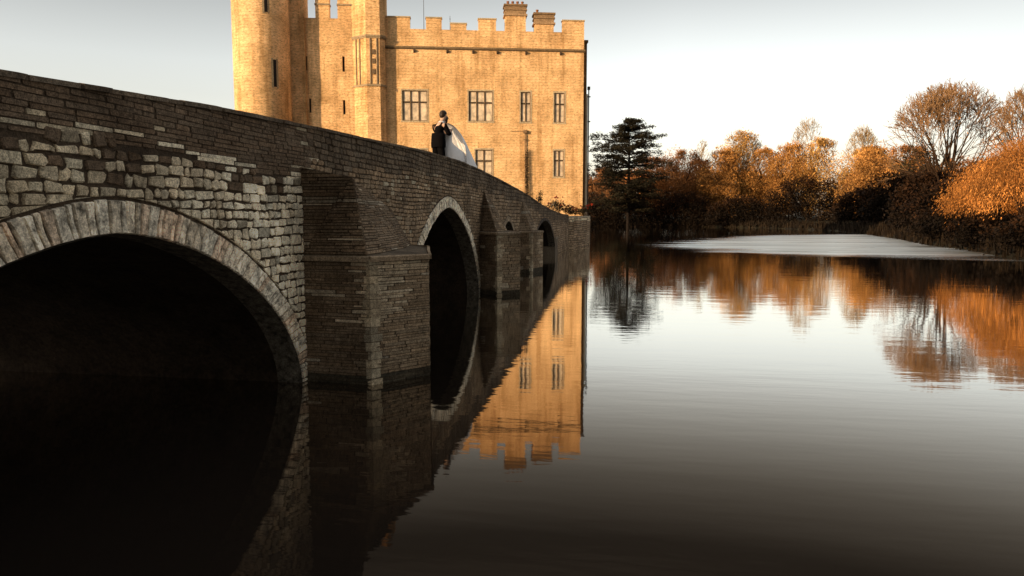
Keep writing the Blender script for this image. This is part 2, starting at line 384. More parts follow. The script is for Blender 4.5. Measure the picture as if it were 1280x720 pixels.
def pier(base, L, caps, rh, wd, mid, bright=1.0):
    """base: plan points from the near wall line round the nose to the far wall line; caps: where each meets the wall above"""
    body = MB(); st = MB()
    n = len(base)
    B = [(x, y, -.8) for x, y in base]; T = [(x, y, L) for x, y in base]
    fac = [[B[i], B[i+1], T[i+1], T[i]] for i in range(n-1)]
    T0 = T; T = [(x, y, L+.05) for x, y in mid]
    for i in range(n-1): body.add([T0[i], T0[i+1], T[i+1], T[i]], [(0,1,2,3)], (.16,.125,.09))
    tri = []
    for i in range(n-1):
        a, b, c, d = T[i], T[i+1], caps[i+1], caps[i]
        if c != d: tri += [[a, b, c], [a, c, d]]
        else: tri += [[a, b, c]]
    for f in fac+tri: body.add(f, [tuple(range(len(f)))], MORT)
    body.add(caps, [tuple(range(n))], MORT)
    body.build('cutwater', M['mortar'], bridge)
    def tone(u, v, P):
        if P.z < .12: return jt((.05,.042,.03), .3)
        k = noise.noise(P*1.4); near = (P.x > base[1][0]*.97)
        c = (.215,.16,.108) if near else (.135,.098,.066)  # outer faces coloured lighter, as the open sky would light them
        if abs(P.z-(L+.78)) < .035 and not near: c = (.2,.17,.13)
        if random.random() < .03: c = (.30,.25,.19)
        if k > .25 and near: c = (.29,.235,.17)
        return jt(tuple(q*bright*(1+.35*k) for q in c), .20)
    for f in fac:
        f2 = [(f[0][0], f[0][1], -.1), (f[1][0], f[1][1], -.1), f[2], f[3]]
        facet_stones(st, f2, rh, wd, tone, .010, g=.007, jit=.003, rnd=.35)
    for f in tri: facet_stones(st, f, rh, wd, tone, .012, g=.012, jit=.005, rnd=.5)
    cxm = sum(p[0] for p in base)/n; cym = sum(p[1] for p in base)/n; lg = MB()
    for i in range(n-1):
        (xa, ya), (xb, yb) = base[i], base[i+1]; d = Vector((xb-xa, yb-ya, 0)).normalized(); o = Vector((d.y, -d.x, 0))*.045
        if o.dot(Vector((xa-cxm, ya-cym, 0))) < 0: o = -o
        A, B_ = Vector((xa,ya,0)), Vector((xb,yb,0)); z0, z1 = Vector((0,0,L-.04)), Vector((0,0,L+.035))
        lg.add([A+z0, B_+z0, B_+o+z0, A+o+z0, A+z1, B_+z1, B_+o+z1-Vector((0,0,.015)), A+o+z1-Vector((0,0,.015))], [(0,3,2,1),(4,5,6,7),(3,7,6,2),(0,1,5,4),(1,2,6,5),(0,4,7,3)], jt((.2,.155,.11),.15))
    lg.build('cutwater_ledge', M['stone'], bridge)
    # dressed quoins on the shoulder
    q = base[1]; z = -.05
    a = Vector((base[0][0]-q[0], base[0][1]-q[1], 0)).normalized(); b = Vector((base[2][0]-q[0], base[2][1]-q[1], 0)).normalized()
    while z < L-.02:
        h = min(random.uniform(.09,.16), L-z); la, lb = random.uniform(.04,.12), random.uniform(.10,.18); Q = Vector((q[0], q[1], 0))
        o = -(a+b).normalized()*.016; oa = Vector((a.y, -a.x, 0)); ob = Vector((-b.y, b.x, 0))
        if oa.dot(o) < 0: oa = -oa
        if ob.dot(o) < 0: ob = -ob
        pa, pb, pc = Q+a*la+oa*.012, Q+o, Q+b*lb+ob*.012
        up0, up1 = Vector((0,0,z+.006)), Vector((0,0,z+h-.006)); c = jt((.30,.25,.18), .35)
        st.add([pa+up0, pb+up0, pc+up0, pa+up1, pb+up1, pc+up1], [(0,1,4,3),(1,2,5,4),(3,4,5)], c)
        z += h
    st.build('cutwater_facing', M['stone'], bridge)
pier([(0,9.28),(.99,9.19),(1.59,9.95),(1.18,11.3),(.75,12.8),(0,13.4)], 1.72,
     [(0,9.28,2.95),(.76,9.22,2.80),(.62,9.6,2.80),(.03,10.7,2.88),(.03,11.6,2.75),(0,13.0,2.4)], (.030,.055), (.2,.7), [(0,9.28),(.95,9.20),(.97,9.80),(.82,11.2),(.50,12.6),(0,13.3)])
pier([(0,20.95),(.67,20.24),(1.24,20.77),(1.03,22.0),(.5,23.2),(0,23.6)], 1.80,
     [(0,20.97,2.2),(.03,21.5,3.05),(.03,21.7,3.05),(.03,22.0,3.0),(.03,22.3,2.9),(0,23.5,2.3)], (.06,.11), (.2,.5), [(0,20.97),(.64,20.32),(.80,20.85),(.66,21.9),(.3,23.0),(0,23.5)])
pier([(0,28.4),(.5,28.6),(.82,29.7),(.6,31.0),(0,31.6)], 1.65,
     [(0,28.42,2.2),(.03,29.2,2.85),(.03,29.4,2.85),(.03,30.3,2.8),(0,31.5,2.2)], (.10,.15), (.3,.6), [(0,28.42),(.46,28.66),(.60,29.7),(.4,31.0),(0,31.5)])
pl = MB()
pl.box(-1.0,.05,42.0,43.45,-.6,.95,(.13,.105,.08)); pl.box(-1.03,.08,41.95,43.5,.95,1.05,(.2,.17,.13))
pl.build('pier_footing', M['stone'], bridge)
# ------------------------------------------------------------------ ground, water, island
SH = [(-400,162),(-60,164),(-30,160),(-4,160.6),(9.7,163),(22.3,155),(31,140),(35.6,118),(33.6,100),(32.9,92.4),(30.2,74.4),(27.6,62),(27.2,57.6),(26.2,49.2),(24.2,40.5),(25,30),(30,15),(34,0),(36,-25),(30,-50),(-12,-60),(-13,-20),(-13,10),(-15,28),(-24,40),(-60,52),(-150,60),(-400,60)]
def inside(x, y, P):
    r = False; n = len(P)
    for i in range(n):
        (xa, ya), (xb, yb) = P[i], P[i-1]
        if (ya > y) != (yb > y) and x < (xb-xa)*(y-ya)/(yb-ya)+xa: r = not r
    return r
def sdist(x, y, P):
    d = 1e9; n = len(P)
    for i in range(n):
        (xa, ya), (xb, yb) = P[i-1], P[i]; dx, dy = xb-xa, yb-ya
        t = max(0, min(1, ((x-xa)*dx+(y-ya)*dy)/(dx*dx+dy*dy))); d = min(d, math.hypot(x-xa-t*dx, y-ya-t*dy))
    return -d if inside(x, y, P) else d
def axis(lo, hi, fine0, fine1, st):
    a = []; x = fine0
    while x <= fine1: a.append(x); x += st
    s = st; x = fine0
    while x > lo: s *= 1.5; x -= s; a.append(max(x, lo))
    s = st; x = a and max(a)
    while x < hi: s *= 1.5; x += s; a.append(min(x, hi))
    return sorted(set(a))
def land_z(x, y):
    d = sdist(x, y, SH)
    if d < 0: return max(-1.6, d*.6)
    z = .12+1.0*(1-math.exp(-d/2.2)) + .9*min(1, d/60) + .12*noise.noise(Vector((x*.3, y*.3, 0)))*min(1, d)
    if x < -12 and y < 34: z += 6.0*min(1, max(0, -13-x)/9)*min(1, (34-y)/8)  # unseen bank raised on the left to keep low sun out of the arches
    return z
def terrain():
    xs = axis(-2500, 2500, -32, 64, 2.0); ys = axis(-2500, 3500, -60, 186, 2.0); mb = MB(); W = len(xs)
    for y in ys:
        for x in xs:
            z = land_z(x, y); mb.v.append((x, y, z))
            g = 1+.4*noise.noise(Vector((x*.15, y*.15, 2)))
            mb.c.append((.045*g, .038*g, .018*g) if z > .25 else (.022*g, .017*g, .011*g))
    for j in range(len(ys)-1):
        for i in range(W-1): mb.f.append((j*W+i, j*W+i+1, (j+1)*W+i+1, (j+1)*W+i))
    tag(mb.build('ground', M['bark'] if False else mat_stone('winter_grass', .8, 6, .6, 1.3, .6, .08, spots=False), smooth=True), kind='structure')
terrain()
RUF = [(5.9,58.5),(6.9,53.0),(10,48),(14,44.2),(18,42.6),(22,41.0),(25,40.0),(29,50),(34,75),(37,100),(31,97),(25.2,95),(18,88),(13.0,79.0),(9,69)]
def water():
    xs = axis(-700, 700, -2, 42, 1.0); ys = axis(-200, 900, 30, 112, 1.0); mb = MB(); W = len(xs)
    for y in ys:
        for x in xs:
            d = -sdist(x, y, RUF) + 2.6*noise.noise(Vector((x*.13, y*.35, 0))) + 1.2*noise.noise(Vector((x*.35, y*.9, 4)))
            k = max(0, min(1, d/7+.3)); k = k*k*(3-2*k); mb.v.append((x, y, 0)); mb.c.append((k, k, k))
    for j in range(len(ys)-1):
        for i in range(W-1): mb.f.append((j*W+i, j*W+i+1, (j+1)*W+i+1, (j+1)*W+i))
    m, nt, b = nodes('lake_water')
    out = nt.nodes['Material Output']; nt.nodes.remove(b)
    df = nd(nt, 'ShaderNodeBsdfDiffuse'); df.inputs[0].default_value = (.012,.009,.007,1); b = nd(nt, 'ShaderNodeBsdfGlossy')
    lw = nd(nt, 'ShaderNodeLayerWeight', _Blend=.5); ms = nd(nt, 'ShaderNodeMixShader')
    nt.links.new(ramp(nt, lw.outputs['Facing'], [(.40,.015),(.585,.045),(.66,.17),(.76,.49),(.85,.84),(.97,1.0)]), ms.inputs[0])
    nt.links.new(df.outputs[0], ms.inputs[1]); nt.links.new(b.outputs[0], ms.inputs[2]); nt.links.new(ms.outputs[0], out.inputs[0])
    at = nd(nt, 'ShaderNodeVertexColor', layer_name='tone')
    fc = ramp(nt, lw.outputs['Facing'], [(.5,(.85,.62,.42)),(.66,(.93,.78,.62)),(.80,(.99,.96,.91)),(.88,(1.0,1.0,.98))])
    pn = nd(nt, 'ShaderNodeTexNoise', _Scale=1.0, _Detail=4); pm = nd(nt, 'ShaderNodeMapping'); pm.inputs['Scale'].default_value = (.10,.42,1)
    t1 = nd(nt, 'ShaderNodeTexCoord'); nt.links.new(t1.outputs['Object'], pm.inputs[0]); nt.links.new(pm.outputs[0], pn.inputs['Vector'])
    fc = mixc(nt, 'MULTIPLY', at.outputs[0], fc, ramp(nt, pn.outputs[0], [(.35,.78),(.6,1.08)]))
    nt.links.new(mixc(nt, 'MULTIPLY', 1.0, fc, ramp(nt, at.outputs[0], [(0.0,(.98,.98,.98)),(1.0,(.72,.75,.75))])), b.inputs[0])
    mr = nd(nt, 'ShaderNodeMapRange'); mr.inputs['To Min'].default_value = .03; mr.inputs['To Max'].default_value = .42
    pn = nd(nt, 'ShaderNodeTexNoise', _Scale=1.0, _Detail=3); pm = nd(nt, 'ShaderNodeMapping'); pm.inputs['Scale'].default_value = (.12,.5,1)
    t0 = nd(nt, 'ShaderNodeTexCoord'); nt.links.new(t0.outputs['Object'], pm.inputs[0]); nt.links.new(pm.outputs[0], pn.inputs['Vector'])
    nt.links.new(mixc(nt, 'MULTIPLY', 1.0, at.outputs[0], ramp(nt, pn.outputs[0], [(.3,.55),(.6,1.0)])), mr.inputs[0]); nt.links.new(mr.outputs[0], b.inputs['Roughness'])
    tc = nd(nt, 'ShaderNodeTexCoord')
    def nz(sx, sy, rot, sc_, det):
        mp = nd(nt, 'ShaderNodeMapping'); mp.inputs['Scale'].default_value = (sx, sy, 1); mp.inputs['Rotation'].default_value = (0, 0, rot)
        nt.links.new(tc.outputs['Object'], mp.inputs[0])
        n = nd(nt, 'ShaderNodeTexNoise', _Scale=sc_, _Detail=det, _Roughness=.5); nt.links.new(mp.outputs[0], n.inputs['Vector']); return n.outputs[0]
    a1 = nz(.35, 1.6, R(-8), 1.6, 2); a2 = nz(.5, 1.6, R(14), 6, 2); a3 = nz(.15,.5,R(-20),.5,2)
    m1 = nd(nt, 'ShaderNodeMath', operation='MULTIPLY'); m1.inputs[1].default_value = .25; nt.links.new(a2, m1.inputs[0])
    s1 = nd(nt, 'ShaderNodeMath', operation='ADD'); nt.links.new(a1, s1.inputs[0]); nt.links.new(m1.outputs[0], s1.inputs[1])
    s3 = nd(nt, 'ShaderNodeMath', operation='MULTIPLY'); nt.links.new(s1.outputs[0], s3.inputs[0]); nt.links.new(ramp(nt, a3, [(.35, .45), (.65, 1.0)]), s3.inputs[1])
    bp = nd(nt, 'ShaderNodeBump', _Strength=.7, _Distance=.005); nt.links.new(s3.outputs[0], bp.inputs['Height'])
    nt.links.new(bp.outputs[0], b.inputs['Normal'])
    tag(mb.build('water', m, smooth=True), kind='structure')
water()
ISL = [(-5.0,51.5),(.05,51.5),(.32,51.9),(.75,53.6),(1.0,55.6),(1.08,57.6),(1.0,59.5),(.9,61),(.2,71),(-.8,86),(-10,100),(-45,92),(-42,50),(-20,47.5),(-6,47.5),(-5.02,51.4)]
isl = MB(); isl.prism(ISL, -1.0, 2.25, (.06,.05,.03))
tag(isl.build('island_ground', M['mortar']), kind='structure')
qw = MB(); FR = [(0,51.45),(.34,51.86),(.78,53.56),(1.04,55.58),(1.12,57.6),(1.04,59.5),(.94,61),(.24,71)]
for (xa, ya), (xb, yb) in zip(FR, FR[1:]):
    facet_stones(qw, [(xa,ya,-.1),(xb,yb,-.1),(xb,yb,2.18),(xa,ya,2.18)], (.12,.2), (.3,.7), lambda u, v, P: jt((.30,.225,.155) if P.z < 1.9 else (.62,.52,.38), .3), .03, g=.03)
    qw.add([(xa+.04,ya,2.18),(xb+.04,yb,2.18),(xb+.04,yb,2.3),(xa+.04,ya,2.3),(xa-.4,ya,2.3),(xb-.4,yb,2.3)], [(0,1,2,3),(3,2,5,4)], (.38,.33,.26))
    qw.add([(xa,ya,-1),(xb,yb,-1),(xb,yb,2.18),(xa,ya,2.18)], [(0,1,2,3)], (.06,.048,.036))
tag(qw.build('quay_wall', M['stone']), 'curved stone quay wall with pale coping at the far end of the bridge', 'wall')
# ------------------------------------------------------------------ the castle
CA = 14.416
castle = empty('castle', (.412, 59.864, 0), R(CA))
tag(castle, 'sunlit golden stone castle with battlements, turret and round tower behind the bridge', 'castle')
W1 = (1,1,1)
def wall_open(mb, x0, x1, z0, z1, ops, y=0, dep=.28):
    xs = sorted({x0, x1, *[o[0] for o in ops], *[o[1] for o in ops]}); zs = sorted({z0, z1, *[o[2] for o in ops], *[o[3] for o in ops]})
    for a, b in zip(xs, xs[1:]):
        for c, d in zip(zs, zs[1:]):
            mx, mz = (a+b)/2, (c+d)/2
            if any(o[0] < mx < o[1] and o[2] < mz < o[3] for o in ops): continue
            mb.add([(a,y,c),(b,y,c),(b,y,d),(a,y,d)], [(0,1,2,3)])
    for a, b, c, d in ops:
        k = (.9,.85,.8)
        mb.add([(a,y,c),(a,y+dep,c),(a,y+dep,d),(a,y,d)], [(0,1,2,3)], k); mb.add([(b,y,c),(b,y+dep,c),(b,y+dep,d),(b,y,d)], [(3,2,1,0)], k)
        mb.add([(a,y,c),(b,y,c),(b,y+dep,c),(a,y+dep,c)], [(0,1,2,3)], k); mb.add([(a,y,d),(b,y,d),(b,y+dep,d),(a,y+dep,d)], [(3,2,1,0)], k)
WIN = [(-14.6,-12.62,9.86,12.22,3),(-9.32,-7.4,9.88,12.24,3),(-5.13,-4.33,9.87,12.23,2),(-2.4,-1.55,9.84,12.2,2),(-8.8,-7.45,5.3,7.62,2),(-2.4,-1.6,5.5,7.6,2),(-14.5,-12.7,5.3,7.6,3)]
SLIT = [(-22.10,-21.93,13.65,14.75),(-19.22,-19.04,13.6,14.78),(-21.85,-21.70,10.4,11.5),(-19.24,-19.06,10.3,11.42)]
w = MB()
wall_open(w, -15.9, 0, 1.9, 16.97, [q[:4] for q in WIN])
w.add([(0,0,1.9),(0,9,1.9),(0,9,16.97),(0,0,16.97)], [(0,1,2,3)]); w.add([(-15.9,9,1.9),(0,9,1.9),(0,9,16.97),(-15.9,9,16.97)], [(3,2,1,0)])
w.add([(0,.5,16.97),(-15.9,.5,16.97),(-15.9,.5,15.4),(0,.5,15.4)], [(0,1,2,3)]); w.add([(-15.9,0,16.97),(0,0,16.97),(0,.5,16.97),(-15.9,.5,16.97)], [(0,1,2,3)])
w.build('wall', M['castle'], castle)
rf = MB(); rf.box(-15.85,-.05,.52,8.9,15.2,15.5); rf.build('roof', M['roof'], castle)
w2 = MB(); wall_open(w2, -22.6, -18.0, 1.9, 17.64, [q for q in SLIT], y=.02)
w2.add([(-22.6,.02,17.64),(-18,.02,17.64),(-18,.5,17.64),(-22.6,.5,17.64)], [(0,1,2,3)]); w2.add([(-22.6,.5,17.64),(-18,.5,17.64),(-18,.5,14),(-22.6,.5,14)], [(0,1,2,3)])
w2.build('wall', M['castle'], castle)
for a, b, c, d in SLIT:
    o = MB(); o.add([(a-.02,.29,c-.02),(b+.02,.29,c-.02),(b+.02,.29,d+.02),(a-.02,.29,d+.02)], [(0,1,2,3)]); o.build('arrow_slit', M['void'], castle)
def merlon(x0, x1, z0, z1, y0=0.0, t=.5, cope=True, drop=0):
    mb = MB(); mb.box(x0, x1, y0, y0+t, z0, z1-.12); mb.build('merlon', M['castle'], castle)
    cp = MB(); c = jt((.60,.47,.29), .12)
    cp.add([(x0-.05,y0-.06,z1-.12),(x1+.05,y0-.06,z1-.12),(x1+.05,y0+t+.06,z1-.12),(x0-.05,y0+t+.06,z1-.12),(x0-.05,y0-.06,z1-.03),(x1+.05,y0-.06,z1-.03),(x1+.05,y0+t+.06,z1-.03),(x0-.05,y0+t+.06,z1-.03),(x0,y0+t/2,z1+.03),(x1,y0+t/2,z1+.03)],
           [(0,3,2,1),(0,1,5,4),(1,2,6,5),(2,3,7,6),(3,0,4,7),(4,5,9,8),(6,7,8,9),(5,6,9),(7,4,8)], c)
    return cp.build('merlon_coping', M['dressed'], castle)
for a, b, z in [(-15.9,-13.9,17.95),(-12.65,-11.42,17.95),(-10.72,-9.46,17.55),(-8.51,-7.11,17.95),(-1.75,0,17.98)]: merlon(a, b, 16.97, z)
for k in range(1, 5):                     # returns along the east side
    merlon(0-.5, 0.0, 16.97, 17.95, y0=.9+1.9*k, t=1.1)
for a, b, z in [(-21.2,-20.12,19.6),(-19.5,-18.2,19.6)]: merlon(a, b, 17.64, z, y0=.02)
sm = MB()
sm.box(-15.9,.1,-.11,0.0,15.5,15.64,(.26,.18,.10)); sm.box(-15.9,.08,-.07,0.0,15.42,15.5,(.16,.11,.06)); sm.box(-15.9,.1,0,9,15.5,15.64,(.4,.3,.2))
sm.build('string_course', M['dressed'], castle)
for x in (-13.6,-11.0,-8.95,-7.0,-4.7,-1.9):
    g = MB(); g.add([(x-.08,0,15.40),(x+.08,0,15.40),(x+.06,-.2,15.36),(x-.06,-.2,15.36),(x-.07,0,15.14),(x+.07,0,15.14),(x+.05,-.18,15.22),(x-.05,-.18,15.22)],
        [(0,3,2,1),(3,0,4,7),(1,2,6,5),(2,3,7,6),(4,5,6,7)], (.10,.07,.05)); g.build('gargoyle', M['dressed'], castle)
for x in (-21.4,-20.0): pass
for a, b in ((-21.25,-20.08),(-19.55,-18.2)):
    sm = MB(); sm.box(a,b,-.05,.6,18.62,18.74,(.45,.35,.22)); sm.build('string_course', M['dressed'], castle)
def chimney(x0, x1, z1, pots):
    c = MB(); c.box(x0+.05, x1-.05, -.02, .95, 16.9, z1-.9)
    c.build('chimney', M['castle'], castle); par = castle.children[-1]
    for o in castle.children:
        if o.name.startswith('chimney'): par = o
    t = MB()
    for z, e, h, k in ((z1-.9,.09,.14,.9),(z1-.76,.0,.3,.75),(z1-.46,.07,.1,.7),(z1-.36,.02,.22,.6),(z1-.14,.1,.14,.55)):
        t.box(x0-e+.02, x1+e-.02, -.03-e, .96+e, z, z+h, (.55*k,.36*k,.2*k))
    t.build('chimney_cap', M['dressed'], par)
    for i in range(pots):
        px = x0+.28+(x1-x0-.56)*i/max(1, pots-1)
        p = MB(); p.lathe([(.10,z1-.02),(.09,z1+.22),(.12,z1+.26),(.11,z1+.33),(.07,z1+.33),(.07,z1+.1)], px, .45, 12); p.build('chimney_pot', M['pot'], par)
def last(prefix): 
    return [o for o in castle.children if o.name.split('.')[0] == prefix][-1]
chimney(-6.41,-4.68,19.05,4); chimney(-4.04,-2.43,18.45,1)
# tall aerials
for x, z0, z1, y in ((-10.75,17.0,18.25,.8),(-12.85,17.0,20.3,1.2)):
    a = MB(); a.tube((x,y,z0-1.5),(x,y,z1),.03,.015,6,cap=True); a.tube((x-.05,y,z1-.25),(x+.05,y,z1-.25),.02,.02,5); a.build('aerial', M['lead'], castle)
# windows: stone frame with mullions and a transom, glass behind
def window(x0, x1, z0, z1, n):
    fr = MB(); e = .05; y0, y1 = .045, .26; c = (.17,.115,.07)
    H = [(x0-.10,x1+.10,z1,z1+.13),(x0-.12,x1+.12,z0-.13,z0)]
    for a, b, p, q in H: fr.box(a, b, -.035, .01, p, q, (.60,.47,.30))
    fr.box(x0-.10,x0,-.025,.01,z0,z1,(.58,.46,.3)); fr.box(x1,x1+.10,-.025,.01,z0,z1,(.58,.46,.3))
    fr.box(x0-.01, x0+e+.03, y0, y1, z0-.01, z1+.01, c); fr.box(x1-e, x1+.01, y0, y1, z0-.01, z1+.01, c)
    fr.box(x0+e, x1-e, y0, y1, z1-e, z1+.01, c); fr.box(x0+e, x1-e, y0, y1, z0-.01, z0+e, c)
    cw = (x1-x0)/n
    for i in range(1, n): fr.box(x0+cw*i-.045, x0+cw*i+.045, y0+.003, y1, z0+e, z1-e, c)
    zt = z0+(z1-z0)*.62; fr.box(x0+e, x1-e, y0+.006, y1, zt-.06, zt+.06, (.10,.07,.045))
    o = fr.build('window', M['dressed'], castle)
    g = MB()
    for i in range(n):
        for p, q in ((z0+e,zt-.05),(zt+.05,z1-e)):
            a, b = x0+cw*i+.045, x0+cw*(i+1)-.045; t = random.uniform(.7,1.1)
            g.add([(a,.115,p),(b,.115,p),(b,.115,q),(a,.115,q)], [(0,1,2,3)], (t,t,t))
    g.build('pane', M['glass'], o)
for q in WIN: window(*q)
# corner turret
TP = [(-18.35,.02),(-17.25,-.85),(-16.22,-.80),(-15.86,-.35),(-15.86,0.01),(-15.86,1.6),(-18.35,1.6)]
def scaled(P, s, cx=-17.0, cy=.3): return [(cx+(x-cx)*s, cy+(y-cy)*s) for x, y in P]
tu = MB(); tu.prism(scaled(TP,.985), 1.9, 12.4); tu.prism(TP, 12.5, 16.1, (1.02,1,.98)); tu.prism(scaled(TP,1.04), 16.25, 24.5)
tur = tu.build('turret', M['castle'], castle)
for lv in (((12.38,1.06,.10),(12.48,1.03,.06)),((16.02,1.05,.1),(16.12,1.09,.14))):
    tm = MB()
    for z, s, h in lv: tm.prism(scaled(TP,s), z, z+h, (.45,.34,.21))
    tm.build('turret_moulding', M['dressed'], tur)
for x, y in ((-16.95,-.845),(-16.45,-.825),(-18.1,-.20),(-17.8,-.44)):
    ts = MB(); ts.tube((x,y,12.55),(x,y,16.0),.07,.07,7,(.42,.3,.18)); ts.build('turret_shaft', M['dressed'], tur)
for z in (13.3,14.1,14.8):
    ts = MB(); ts.box(-16.82,-16.58,-.90,-.7,z,z+.35,(.22,.15,.09)); ts.build('turret_carving', M['dressed'], tur)
# large round tower and the shaded wall joining it to the middle range
cx, cy, RR = -25.27, -.3, 2.13
RT = [(cx+RR*math.cos(6.28319*k/56), cy+RR*math.sin(6.28319*k/56)) for k in range(56)]
tw = MB(); tw.prism(RT, 1.9, 25)
rt = tw.build('tower', M['castle'], castle)
for p in rt.data.polygons: p.use_smooth = len(p.vertices) == 4
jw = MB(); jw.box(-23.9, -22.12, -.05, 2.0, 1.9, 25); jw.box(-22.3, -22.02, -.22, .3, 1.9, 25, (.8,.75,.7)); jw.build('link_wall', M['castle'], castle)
# slits in the tower
def tower_slit(deg, z0, z1):
    a0 = R(deg-90); n = Vector((-math.sin(a0), math.cos(a0), 0)); out = Vector((math.cos(a0), math.sin(a0), 0)); P = Vector((cx, cy, 0))+out*RR; w_ = .12
    s = MB()
    s.add([P-n*w_+out*.012+Vector((0,0,z0)), P+n*w_+out*.012+Vector((0,0,z0)), P+n*w_+out*.012+Vector((0,0,z1)), P-n*w_+out*.012+Vector((0,0,z1))], [(0,1,2,3)])
    s.build('arrow_slit', M['void'], rt)
    for sg in (-1, 1):
        q = MB()
        a = P+n*(w_*sg)+out*.02; b = P+n*((w_+.14)*sg)+out*.0
        q.add([a+Vector((0,0,z0-.1)), b+Vector((0,0,z0-.1)), b+Vector((0,0,z1+.1)), a+Vector((0,0,z1+.1))], [(0,1,2,3)] if sg > 0 else [(3,2,1,0)], (.5,.38,.23))
        q.build('slit_surround', M['dressed'], rt)
tower_slit(24, 17.4, 18.7); tower_slit(38, 12.0, 14.0)
# pipes and the service turret on the east corner, its shade put into a dark tone
pp = MB(); pp.tube((-4.78,-.12,2.3),(-4.78,-.12,9.0),.045,.045,8); pp.box(-4.92,-4.62,-.22,0,8.95,9.2); pp.box(-5.9,-4.5,-.06,-.01,9.10,9.14)
for z in (3.5,5.2,7.0,8.4): pp.box(-4.88,-4.68,-.2,0,z,z+.06)
pp.build('drainpipe', M['rust_pipe'], castle)
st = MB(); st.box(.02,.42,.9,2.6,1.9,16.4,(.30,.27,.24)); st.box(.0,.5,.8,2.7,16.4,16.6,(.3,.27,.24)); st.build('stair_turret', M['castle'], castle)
pq = MB(); pq.tube((.56,.7,2.2),(.56,.7,12.6),.05,.05,8,cap=True); pq.box(.46,.66,.58,.82,12.6,12.85)
for z in (4,6,8,10,12): pq.box(.3,.7,.62,.78,z,z+.08)
pq.build('drainpipe', M['lead'], castle)
pq = MB(); pq.tube((.35,.45,2.2),(.35,.45,12.2),.10,.10,8,cap=True); pq.build('drainpipe', M['cream_pipe'], castle)
# ------------------------------------------------------------------ plants
def leaf_blob(mb, c, r, n, size, colr, asp=.5, vert=0.0, flat=1.0, hollow=.35, lean=(0,0,0)):
    """many leaf-sized faces scattered in a lumpy ball"""
    c = Vector(c)
    for _ in range(n):
        d = Vector((random.gauss(0,1), random.gauss(0,1), random.gauss(0,1)))
        if d.length < 1e-3: continue
        d.normalize(); rr = (hollow+(1-hollow)*random.random()**.6)
        q = c + Vector((d.x*r[0], d.y*r[1], d.z*r[2]))*rr
        a = Vector((random.uniform(-1,1), random.uniform(-1,1), random.uniform(-1,1)*flat)).normalized()
        if vert: a = (a*(1-vert)+Vector((random.uniform(-.25,.25), random.uniform(-.25,.25), 1))*vert).normalized()
        b = a.orthogonal(); b.rotate(Matrix.Rotation(random.uniform(0, 6.28), 3, a)); b.normalize()
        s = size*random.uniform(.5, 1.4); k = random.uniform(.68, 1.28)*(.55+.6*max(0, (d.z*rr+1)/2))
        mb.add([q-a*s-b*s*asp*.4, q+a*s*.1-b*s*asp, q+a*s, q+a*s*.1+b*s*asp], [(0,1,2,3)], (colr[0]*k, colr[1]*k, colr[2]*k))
def limbs(mb, base, h, r0, spread, depth, c, kids=(3,4), up=.5, fine=None, tips=None, wob=.18, n=5):
    """recursive branching"""
    def grow(p, d, L, r, lv):
        segs = 3 if lv < 3 else 2
        for s in range(segs):
            d2 = (d + Vector((random.uniform(-wob,wob), random.uniform(-wob,wob), random.uniform(-wob*.3,wob)*.8))).normalized()
            q = p + d2*(L/segs); r1 = r*(.86 if s < segs-1 else .72)
            mb.tube(p, q, r, r1, n if lv < 2 else 3, c); p, d, r = q, d2, r1
            if lv > 0 and lv < depth and s < segs-1 and random.random() < .75: child(p, d, L*.72, r*.55, lv+1)
        if lv >= depth:
            if tips is not None: tips.append(p.copy())
            return
        for _ in range(random.randint(*kids)): child(p, d, L*random.uniform(.62,.86), r*random.uniform(.55,.75), lv+1)
    def child(p, d, L, r, lv):
        a = d.orthogonal().normalized(); a.rotate(Matrix.Rotation(random.uniform(0, 6.283), 3, d))
        k = spread*random.uniform(.5,1.2); d2 = (d*math.cos(k)+a*math.sin(k)); d2 = (d2+Vector((0,0,up*.25))).normalized()
        grow(p, d2, L, max(r, .006 if fine is None else fine), lv)
    grow(Vector(base), Vector((0,0,1)), h, r0, 0)
def trunk_simple(mb, x, y, h, r, c, n=6, wide=.35):
    mb.tube((0,0,-.3),(0,0,h*.55),r,r*.6,7,c)
    for i in range(n):
        a = random.uniform(0,6.28); z0 = h*random.uniform(.2,.5); L = h*random.uniform(.3,.45)
        p1 = Vector((math.cos(a)*wide*L*.6, math.sin(a)*wide*L*.6, z0+L*.55)); p2 = Vector((math.cos(a)*wide*L, math.sin(a)*wide*L, z0+L))
        mb.tube((0,0,z0), p1, r*.45, r*.28, 5, c); mb.tube(p1, p2, r*.28, r*.08, 4, c)
BARK = (.05,.035,.024)
